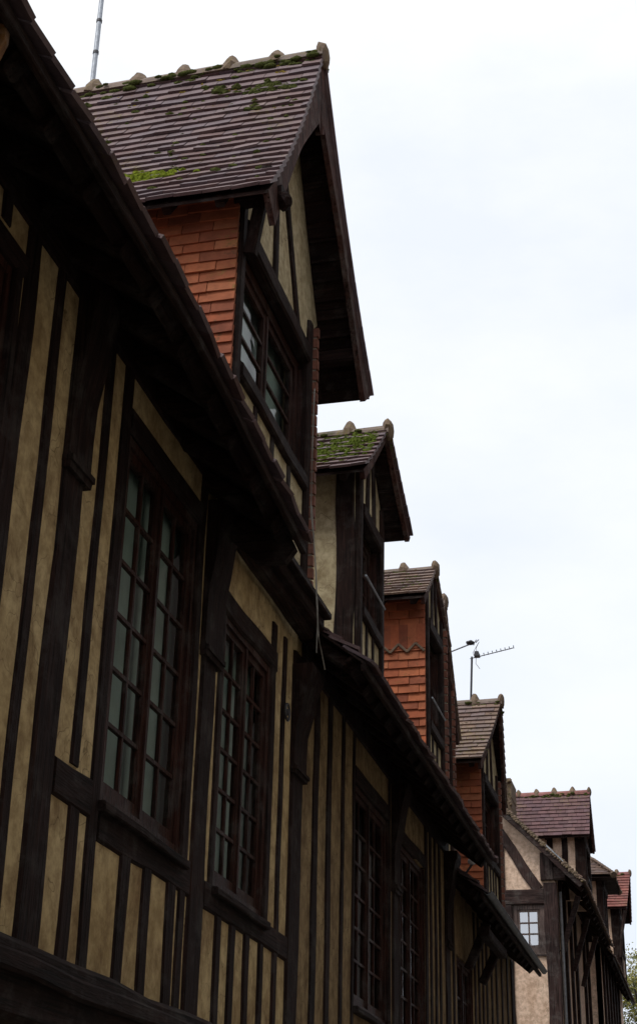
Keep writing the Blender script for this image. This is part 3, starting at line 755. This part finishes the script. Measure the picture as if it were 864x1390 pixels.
m = MB(); m.timber((-.90, 6.3, 1.15), (-.90, 6.85, 1.15), 9 * CM, 10 * CM, n_out); m.build('bracket_beam', TIMY, hF)
for yy in (6.4, 6.8):
    m = MB(); m.timber((-.985, yy, 1.02), (-.90, yy, 1.2), 8 * CM, 8 * CM, (0, -1, 0)); m.build('eave_bracket', TIMX, hF)
d3b, S4, fz4 = dormer(hF, 6.51, .19, -1.085, -1.9, 1.445, 6.50, .36, 2.70, 2.133, -1.062, -1.066, 'tile', ROOF_L, RIDGE, c=.12, barge=(5, 10), pier=.014, z_tie=2.1, z_sill=1.82, win=(3, 1, 1), panel_studs=1, seed=400, label='recessed dark gabled dormer behind the zigzag one')
d4, S5, fz5 = dormer(hF, 7.35, .28, -1.0, -1.9, 1.365, 7.395, .46, 2.50, 2.06, -.977, -.93, 'tile', ROOF_L, RIDGE, c=.15, barge=(5, 10), pier=.014, z_tie=2.03, z_sill=1.69, win=(3, 1, 2),
               panel_studs=4, seed=500, label='dormer with pale lichened roof and orange hung tiles')
moss_on(d4, S5(-1), [(r2.uniform(-1.3, -.95), r2.uniform(.03, .9), 1.6, 1, 0, 0) for _ in range(50)], (0, -1, 1))

# ================================================================ HOUSE E : projecting gable end facing down the street
yE = 11.3
hE = thing('gabled_house', (-1.3, 12.4, G0), 'far cream gable-ended house with a thick diagonal brace and a small sky-reflecting window', 'house')
xe = -.87; ze = 2.385; tE = 1.0
def zE(x): return ze + (xe - x) * tE
xr = -2.3
m = MB()
for x0, x1, z0, z1 in ((-2.6, -1.40, G0, 2.30), (-1.40, -1.165, G0, 1.90), (-1.40, -1.165, 2.27, 2.30), (-1.165, -1.08, G0, 2.30)):
    m.box(x0, x1, yE, yE + .05, z0, z1)
m.prism([(-3.6, yE, 2.301), (-1.08, yE, 2.301), (-1.08, yE, zE(-1.08) - .02), (xr, yE, zE(xr) - .02), (-3.6, yE, zE(xr) - .02 - 1.28)], (0, .05, 0))
m.box(-1.13, -1.08, yE + .051, 14.0, G0, zE(-1.08) - .06)
m.build('wall', PLASTER_E, hE)
nE = (0, -1, 0)
bar('corner_post', TEV, hE, (-1.115, yE - 1 * CM, G0), (-1.115, yE - 1 * CM, 2.40), .10, 10 * CM, nE)
m = MB(); m.timber((-1.13, yE - 2 * CM, 2.42), (-1.13, yE - 2 * CM, 2.62), .10, 16 * CM, nE); m.build('corner_block', TEV, hE)
m = MB(); m.timber((-1.17, yE - 1 * CM, 2.475), (-1.0, yE - 1 * CM, 2.475), .10, 14 * CM, nE); m.build('purlin_end', TEX, hE)
bar('tie_beam', TEX, hE, (-2.4, yE - 1.2 * CM, 2.305), (-1.165, yE - 1.2 * CM, 2.305), .11, 9 * CM, nE)
bar('brace', TEV, hE, (-1.50, yE - 1 * CM, 2.83), (-1.20, yE - 1 * CM, 2.355), .075, 7 * CM, nE)
bar('stud', TEV, hE, (-1.475, yE - 1 * CM, 2.36), (-1.475, yE - 1 * CM, 2.75), .06, 7 * CM, nE)
bar('stud', TEV, hE, (-1.43, yE - 1 * CM, G0), (-1.43, yE - 1 * CM, 2.25), .06, 7 * CM, nE)
window(hE, (0, yE, 0), (1, 0, 0), nE, -1.40, -1.167, 1.90, 2.25, 3, 2, 1, fw=8 * CM, sw=4 * CM, frame_mat=FRAME_E, sash_mat=FRAME_E, glass=GLASS_E, back=DARKROOM, bar_w=2.6 * CM)
# roof
m = MB(); yv = yE - .10
m.hexa([(xe, yv, ze - 2 * CM), (xe, 14.0, ze - 2 * CM), (xr, 14.0, zE(xr) - 2 * CM), (xr, yv, zE(xr) - 2 * CM), (xe, yv, ze), (xe, 14.0, ze), (xr, 14.0, zE(xr)), (xr, yv, zE(xr))])
rb = m.build('roof_boarding', TIMY, hE)
m = MB(); tile_field(m, lambda u, t: (lerp(xr, xe + .012, t), u, zE(lerp(xr, xe + .012, t))), lambda t: yv - .01, lambda t: 14.0, (1, 0, 1), seed=7, jit=1.6, th=.02 / D)
m.build('roof_tiles', ROOF_L, hE)
m = MB(); m.timber((xe - .01, yv + .5 * CM, ze - 6 * CM), (xr, yv + .5 * CM, zE(xr) - 6 * CM), 9 * CM, 4 * CM, nE, seg=14); m.build('bargeboard', TEX, hE)
m = MB()
for q in range(420):
    t = rnd.random(); x = lerp(xr, xe, t); m.blob((x, yv - 2.4 * CM, zE(x) + rnd.uniform(-1, 4.5) * CM), rnd.uniform(1.5, 4.5) * CM, (1, .6, .7), 1, .4)
tag(m.build('verge_moss', MORTAR, hE, smooth=True), kind='stuff')
m = MB(); m.hexa([(-1.12, yv - .02, zE(-1.12) + 3 * CM), (-1.0, yv - .02, zE(-1.0) + 3 * CM), (-1.0, yv + .16, zE(-1.0) + 3 * CM), (-1.12, yv + .16, zE(-1.12) + 3 * CM),
                  (-1.12, yv - .02, zE(-1.12) + 6 * CM), (-1.0, yv - .02, zE(-1.0) + 5 * CM), (-1.0, yv + .16, zE(-1.0) + 5 * CM), (-1.12, yv + .16, zE(-1.12) + 6 * CM)]); m.build('flashing', ZINC, hE)
k = yE + .1
while k < 13.9:
    m = MB(); m.timber((xe - .02, k, ze - 5 * CM), (xe - .28, k, ze + .26 - 5 * CM), 8 * CM, 8 * CM, (0, 0, 1)); m.build('rafter', TIMX, hE); k += .22
for yy in (11.55, 11.85, 12.3, 12.7, 16.1, 13.5, 13.9):
    bar('post', TIMV, hE, (-1.075, yy, G0), (-1.075, yy, 2.5), .08, 8 * CM, n_out)
for yy in (11.45, 12.3, 13.1):
    m = MB(); m.timber((-1.06, yy, 1.93), (-.93, yy, 2.33), 9 * CM, 9 * CM, (0, -1, 0)); m.build('eave_bracket', TEX, hE)
m = MB(); m.tube([(-1.055, 11.42, G0), (-1.055, 11.42, 2.36)], 2.6 * CM); m.build('downpipe', ZINC, hE)
# chimney behind the row
m = MB()
zz = 2.9
while zz < 3.22:
    e = rnd.uniform(0, .006); m.box(-1.60, -1.40 + e, 11.45, 11.75, zz, zz + .028); zz += .0285
m.box(-1.62, -1.395, 11.43, 11.77, 3.22, 3.245)
for q in range(40): m.blob((rnd.uniform(-1.62, -1.39), 11.43, rnd.uniform(2.95, 3.27)), rnd.uniform(1, 4) * CM, (1, 1, 1), 1, .4)
m.build('chimney', MORTAR, hE)
d5, S6, fz6 = dormer(hE, 12.16, .22, -.895, -2.2, 2.40, 12.13, .285, 3.295, 2.875, -.845, -.845, 'studs', ROOF_E, RIDGE_R, c=.03, barge=(4, 8), z_tie=2.84, z_sill=2.6, win=(2, 1, 1),
               panel_studs=1, seed=600, label='violet-brown tiled dormer with cream timbered cheek', plaster=PLASTER_E)

# ================================================================ HOUSE G : farthest, hipped dormer and red dormer
hG = thing('timber_framed_house', (-.95, 15.4, G0), 'farthest half-timbered house with a hipped dormer and a red-tiled dormer beside the tree', 'house')
m = MB(); m.box(-1.02, -.97, 14.06, 17.0, G0, 2.5); m.box(-2.6, -.971, 14.06, 14.11, G0, 2.9); m.build('wall', PLASTER_E, hG)
for yy in (14.2, 14.6, 15.0, 15.4, 15.8, 16.2): bar('post', TIMV, hG, (-.965, yy, G0), (-.965, yy, 2.45), .08, 7 * CM, n_out)
house_roof(hG, 14.02, 17.0, -.86, 2.32, pitch=52, length=1.4, mat=ROOF_L, rafter_step=.3)
m = MB()
for q in range(60):
    t = rnd.random(); m.blob((-.86 - t * .6, 14.01, 2.34 + t * .6 * 1.28), rnd.uniform(1.5, 4) * CM, (1, .6, .7), 1, .4)
tag(m.build('verge_moss', MORTAR, hG, smooth=True), kind='stuff')
# hipped dormer
m = MB(); m.box(-1.9, -.93, 14.05, 14.55, 2.45, 3.0); d6 = m.build('dormer', PLASTER_E, hG); d6['label'] = 'hipped dormer with mossy hips'
for xx, ww in ((-.945, .06), (-1.06, .05)): bar('cheek_post', TIMV, d6, (xx, 14.04, 2.45), (xx, 14.04, 3.0), ww, 6 * CM, nE)
for yy in (14.08, 14.3, 14.52): bar('corner_post', TIMV, d6, (-.925, yy, 2.45), (-.925, yy, 3.0), .05, 6 * CM, n_out)
bar('head_beam', TIMY, d6, (-.92, 14.05, 2.97), (-.92, 14.55, 2.97), .07, 8 * CM, n_out)
window(d6, (-.93, 0, 0), (0, 1, 0), n_out, 14.11, 14.5, 2.6, 2.92, 2, 1, 1, back=DARKROOM)
e0, e1, ex, ez, rz, ry, rx = 13.9, 14.68, -.80, 3.005, 3.235, 14.28, -1.02
m = MB(); m.hexa([(-1.9, e0, ez - 3 * CM), (ex, e0, ez - 3 * CM), (ex, e1, ez - 3 * CM), (-1.9, e1, ez - 3 * CM), (-1.9, ry - .01, rz - 3 * CM), (rx, ry - .01, rz - 3 * CM), (rx, ry + .01, rz - 3 * CM), (-1.9, ry + .01, rz - 3 * CM)]); m.build('roof_boarding', TIMX, d6)
m = MB()
tile_field(m, lambda u, t: (u, lerp(ry, e0, t), lerp(rz, ez, t)), lambda t: -1.9, lambda t: lerp(rx, ex, t), (0, -1, 1), seed=61)
tile_field(m, lambda u, t: (u, lerp(ry, e1, t), lerp(rz, ez, t)), lambda t: -1.9, lambda t: lerp(rx, ex, t), (0, 1, 1), seed=62)
tile_field(m, lambda u, t: (lerp(rx, ex, t), u, lerp(rz, ez, t)), lambda t: lerp(ry, e0, t), lambda t: lerp(ry, e1, t), (1, 0, 1), seed=63)
m.build('roof_tiles', ROOF_L, d6)
m = MB()
for a, b_ in (((rx, ry, rz), (ex, e0, ez)), ((rx, ry, rz), (ex, e1, ez)), ((-1.9, ry, rz), (rx, ry, rz))):
    L = (Vector(b_) - Vector(a)).length; n = max(3, int(L / .05))
    for k in range(n):
        m.tube([vl(a, b_, k / n) + Vector((0, 0, 2 * CM)), vl(a, b_, (k + 1.05) / n) + Vector((0, 0, 1.2 * CM))], [5.5 * CM, 7 * CM])
m.build('hip_tiles', MORTAR, d6)
d7, S7, fz7 = dormer(hG, 15.8, .30, -.865, -2.2, 2.40, 15.8, .40, 3.43, 3.01, -.775, -.74, 'studs', ROOF_R, RIDGE_R, c=.05, barge=(4, 8), z_tie=2.96, z_sill=2.65, win=(2, 1, 1), panel_studs=1, seed=700,
               label='red-tiled dormer with curved corner brace', plaster=PLASTER_E)
m = MB(); m.tube([(-.87, 15.48, 2.55), (-.85, 15.46, 2.75), (-.82, 15.45, 2.9), (-.80, 15.44, 3.0)], [4 * CM, 3.5 * CM, 4 * CM, 5 * CM]); m.build('curved_brace', TEV, d7)

# ================================================================ small things
t = thing('aerial_mast', (-1.63, 3.36, 2.9), 'galvanised jointed steel mast rising behind the mossy dormer ridge at top left', 'mast')
m = MB(); m.tube([(-1.63, 3.36, 2.75), (-1.63, 3.36, 4.2)], 1.8 * CM, 12); m.build('pole', GALV, t)
for k in range(9):
    m = MB(); z = 2.95 + k * .13; m.tube([(-1.63, 3.36, z), (-1.63, 3.36, z + .010)], 2.2 * CM, 12); m.build('joint_ring', DARKM, t)

t = thing('television_aerial', (-1.09, 7.40, 2.52), 'thin rooftop television aerial with toothed boom on the ridge of the lichened dormer', 'aerial')
m = MB(); m.tube([(-1.095, 7.40, 2.46), (-1.082, 7.40, 2.757)], 1.3 * CM); m.build('mast', DARKM, t)
b0, b1 = Vector((-1.092, 7.40, 2.748)), Vector((-.861, 7.40, 2.793))
m = MB(); m.tube([b0, b1], .9 * CM); m.build('boom', GALV, t)
for k in range(9):
    p = vl(b0, b1, .22 + .77 * k / 8); m = MB(); m.tube([p + Vector((0, -.02, .004)), p + Vector((0, .02, .004))], .4 * CM, 6); m.tube([p, p + Vector((0, 0, .012))], .5 * CM, 6); m.build('element', GALV, t)
m = MB(); m.hexa([tuple(vl(b0, b1, .16) + Vector(q)) for q in ((-.014, -.02, .0), (.014, -.02, .0), (.014, .02, .0), (-.014, .02, .0), (-.01, -.02, .025), (.01, -.02, .025), (.01, .02, .025), (-.01, .02, .025))]); m.build('balun_box', DARKM, t)
m = MB(); m.tube([b0 + Vector((.03, 0, .0)), b0 + Vector((.015, 0, .03)), b0 + Vector((.05, 0, .09)), b0 + Vector((.035, 0, .06)), b0 + Vector((.03, 0, -.03)), b0 + Vector((.05, 0, -.06))], .35 * CM, 6); m.build('lead', CABLE, t)
t = thing('television_aerial', (-1.22, 7.0, 2.55), 'second aerial on a slanting arm poking out past the brick-edged dormer gables', 'aerial')
a0, a1 = Vector((-1.16, 6.95, 2.61)), Vector((-1.00, 6.95, 2.665))
m = MB(); m.tube([(-1.16, 6.95, 2.2), a0], 1.3 * CM); m.build('mast', DARKM, t)
m = MB(); m.tube([a0, a1], 1.1 * CM); m.build('boom', GALV, t)
m = MB(); m.blob(vl(a0, a1, .86) + Vector((0, 0, .006)), 4 * CM, (1.2, 1, .7), 2, .3); m.build('balun_box', DARKM, t)
m = MB()
for dx in (.0, .012): m.tube([a1 + Vector((dx, -.04, -.03 + dx)), a1 + Vector((dx * .5, 0, .0)), a1 + Vector((dx, .05, .03))], .6 * CM, 6)
m.build('element', DARKM, t)

t = MB()
t.tube([(-.93, 3.50, 2.12), (-.925, 3.478, 2.064), (-.925, 3.473, 1.92), (-.925, 3.475, 1.73), (-.90, 3.44, 1.56), (-.895, 3.44, 1.46), (-.893, 3.46, 1.37), (-.895, 3.50, 1.345), (-.895, 3.54, 1.31)], .42 * CM, 6)
t.tube([(-.925, 3.484, 1.75), (-.905, 3.468, 1.55), (-.897, 3.462, 1.44), (-.90, 3.47, 1.33)], .35 * CM, 6)
tag(t.build('cable', CABLE), 'loose grey cable hanging down the brick corner below the tallest dormer', 'cable')
t = thing('wall_lamp', (-.92, 6.1, 1.37), 'small round pale lamp under the end of the long eave', 'lamp')
m = MB(); m.blob((-.905, 6.06, 1.385), 4.5 * CM, (1, 1, .75), 2, .05); m.build('globe', WHITE, t, smooth=True)
m = MB(); m.tube([(-1.0, 6.06, 1.33), (-.93, 6.06, 1.34), (-.905, 6.06, 1.375)], 1.2 * CM); m.build('arm', DARKM, t)

# tree at the street end
t = thing('tree', (-1.0, 24, G0), 'yellow-green leafy tree at the end of the street, low on the right', 'tree')
m = MB(); m.tube([(-1.0, 24, G0), (-1.02, 24, 1.5), (-.98, 24.05, 2.6), (-1.0, 24.0, 3.3)], [.12, .10, .06, .01]); 
for a in range(9):
    an = a * 2.4; z = 2.0 + a * .12; L = .6 - a * .03
    m.tube([(-1, 24, z), (-1 + math.cos(an) * L * .6, 24 + math.sin(an) * L * .6, z + .3), (-1 + math.cos(an) * L, 24 + math.sin(an) * L, z + .7)], [.05, .03, .008], 6)
m.build('trunk', BARK, t)
m = MB(); rt = random.Random(3)
cl = [(Vector((-1 + rt.gauss(0, .33), 24 + rt.gauss(0, .33), 3.35 + rt.gauss(0, .35))), rt.uniform(.1, .22)) for _ in range(130)]
for c_, r_ in cl:
    for _ in range(110):
        p = c_ + Vector((rt.gauss(0, 1), rt.gauss(0, 1), rt.gauss(0, .8))) * r_ * .55
        u = Vector((rt.gauss(0, 1), rt.gauss(0, 1), rt.gauss(0, 1))).normalized() * .019; w = u.orthogonal().normalized() * .013
        m.face([p - u, p + w, p + u, p - w])
m.build('crown', LEAF, t)

# houses across the narrow street (outside the frame, shaped to shade this side and show in the panes)
def unseen_townhouse(y0, y1, x, ze_, label, step, wm):
    t = thing('unseen_townhouse', (x + .1, (y0 + y1) / 2, G0), label, 'house', 'unseen houses across the street')
    m = MB(); m.box(x, x + 2.4, y0, y1, G0, ze_); m.build('wall', wm, t)
    m = MB(); m.prism([(x - .12, y0 - .05, ze_ - .05), (x + 1.2, y0 - .05, ze_ + 1.2), (x + 2.52, y0 - .05, ze_ - .05), (x + 2.52, y0 - .05, ze_ + .01), (x + 1.2, y0 - .05, ze_ + 1.26), (x - .12, y0 - .05, ze_ + .01)], (0, y1 - y0 + .1, 0)); m.build('roof', ROOF_E, t)
    y = y0 + .6
    while y < y1 - .6:
        for zz in (.4, 1.9): window(t, (x - .003, 0, 0), (0, 1, 0), (-1, 0, 0), y, y + .45, zz, zz + .7, 4, 2, 2)
        y += step
unseen_townhouse(-3.5, 5.6, 1.42, 3.5, 'unseen lower house opposite, height and pale render set for light on the nearest windows', 2.0, RENDER)
unseen_townhouse(5.75, 17.0, 1.3, 5.0, 'unseen tall house opposite, height and dark render shaped to darken the long-eave wall', 2.0, DARK_RENDER)

# ================================================================ sky and sun
SUN_EL, SUN_AZ = 60, 205      # direction the light comes from: azimuth measured from +y towards +x
w = bpy.data.worlds.new('World'); scene.world = w; w.use_nodes = True
nt = w.node_tree; bg = nt.nodes['Background']
sky = nt.nodes.new('ShaderNodeTexSky'); sky.sky_type = 'NISHITA'; sky.sun_disc = False
sky.sun_elevation = math.radians(SUN_EL); sky.sun_rotation = math.radians(SUN_AZ); sky.dust_density = 4; sky.air_density = 1.2
tc = nt.nodes.new('ShaderNodeTexCoord')
mp = nt.nodes.new('ShaderNodeMapping'); mp.inputs['Scale'].default_value = (1, 1, 2.2)
nt.links.new(tc.outputs['Generated'], mp.inputs['Vector'])
cn = noise_tex(nt, mp.outputs[0], 2.6, 7, 0.55)
cloud = ramp(nt, cn, [(0.36, (8.5, 8.9, 9.7)), (0.50, (9.5, 9.7, 10.1)), (0.64, (10.6, 10.6, 10.6))])
sx = nt.nodes.new('ShaderNodeSeparateXYZ'); nt.links.new(tc.outputs['Generated'], sx.inputs[0])
low = ramp(nt, sx.outputs['Z'], [(0.15, (1, 1, 1)), (0.66, (0, 0, 0))])
lowf = nt.nodes.new('ShaderNodeMath'); lowf.operation = 'MULTIPLY'; lowf.inputs[1].default_value = 0.7; nt.links.new(low, lowf.inputs[0])
cloud = mix(nt, lowf.outputs[0], cloud, (7.6, 8.2, 9.4))
hs = mix(nt, 0.88, sky.outputs[0], cloud)
nt.links.new(hs, bg.inputs['Color']); bg.inputs['Strength'].default_value = 0.102
sd = bpy.data.lights.new('sun', 'SUN'); sd.energy = 1.5; sd.angle = math.radians(16); sd.color = (1, .965, .91)
so = bpy.data.objects.new('sun', sd); COL.objects.link(so)
a, e = math.radians(SUN_AZ), math.radians(SUN_EL)
dirv = Vector((math.sin(a) * math.cos(e), math.cos(a) * math.cos(e), math.sin(e)))
so.rotation_euler = dirv.to_track_quat('Z', 'Y').to_euler(); so.location = (0, 0, 30)

# ================================================================ camera
f = 2052.0; cxv, cyv = 432.0, 695.0
v = Vector((97, -4265, f)); s = Vector((570, (f * f + 97 * 570) / 4265.0, f))
Zc = v.normalized(); Yc = s.normalized(); Xc = Yc.cross(Zc)
if Xc.x < 0: Xc = -Xc
R = Matrix((Xc, Yc, Zc))          # camera (right, down, forward) -> world
right, up, back = R @ Vector((1, 0, 0)), R @ Vector((0, -1, 0)), R @ Vector((0, 0, -1))
cam = bpy.data.cameras.new('camera'); co = bpy.data.objects.new('camera', cam); COL.objects.link(co)
M = Matrix((right, up, back)).transposed().to_4x4(); M.translation = W((0, 0, 0)); co.matrix_world = M
cam.sensor_fit = 'VERTICAL'; cam.sensor_height = 36; cam.lens = f / 1390 * 36; cam.clip_end = 2000; cam.clip_start = 0.05
scene.camera = co
vs = scene.view_settings; vs.view_transform = 'Standard'; vs.look = 'None'; vs.exposure = 0.2; vs.gamma = 1.0; vs.use_curve_mapping = False
scene.render.resolution_x = 636; scene.render.resolution_y = 1024
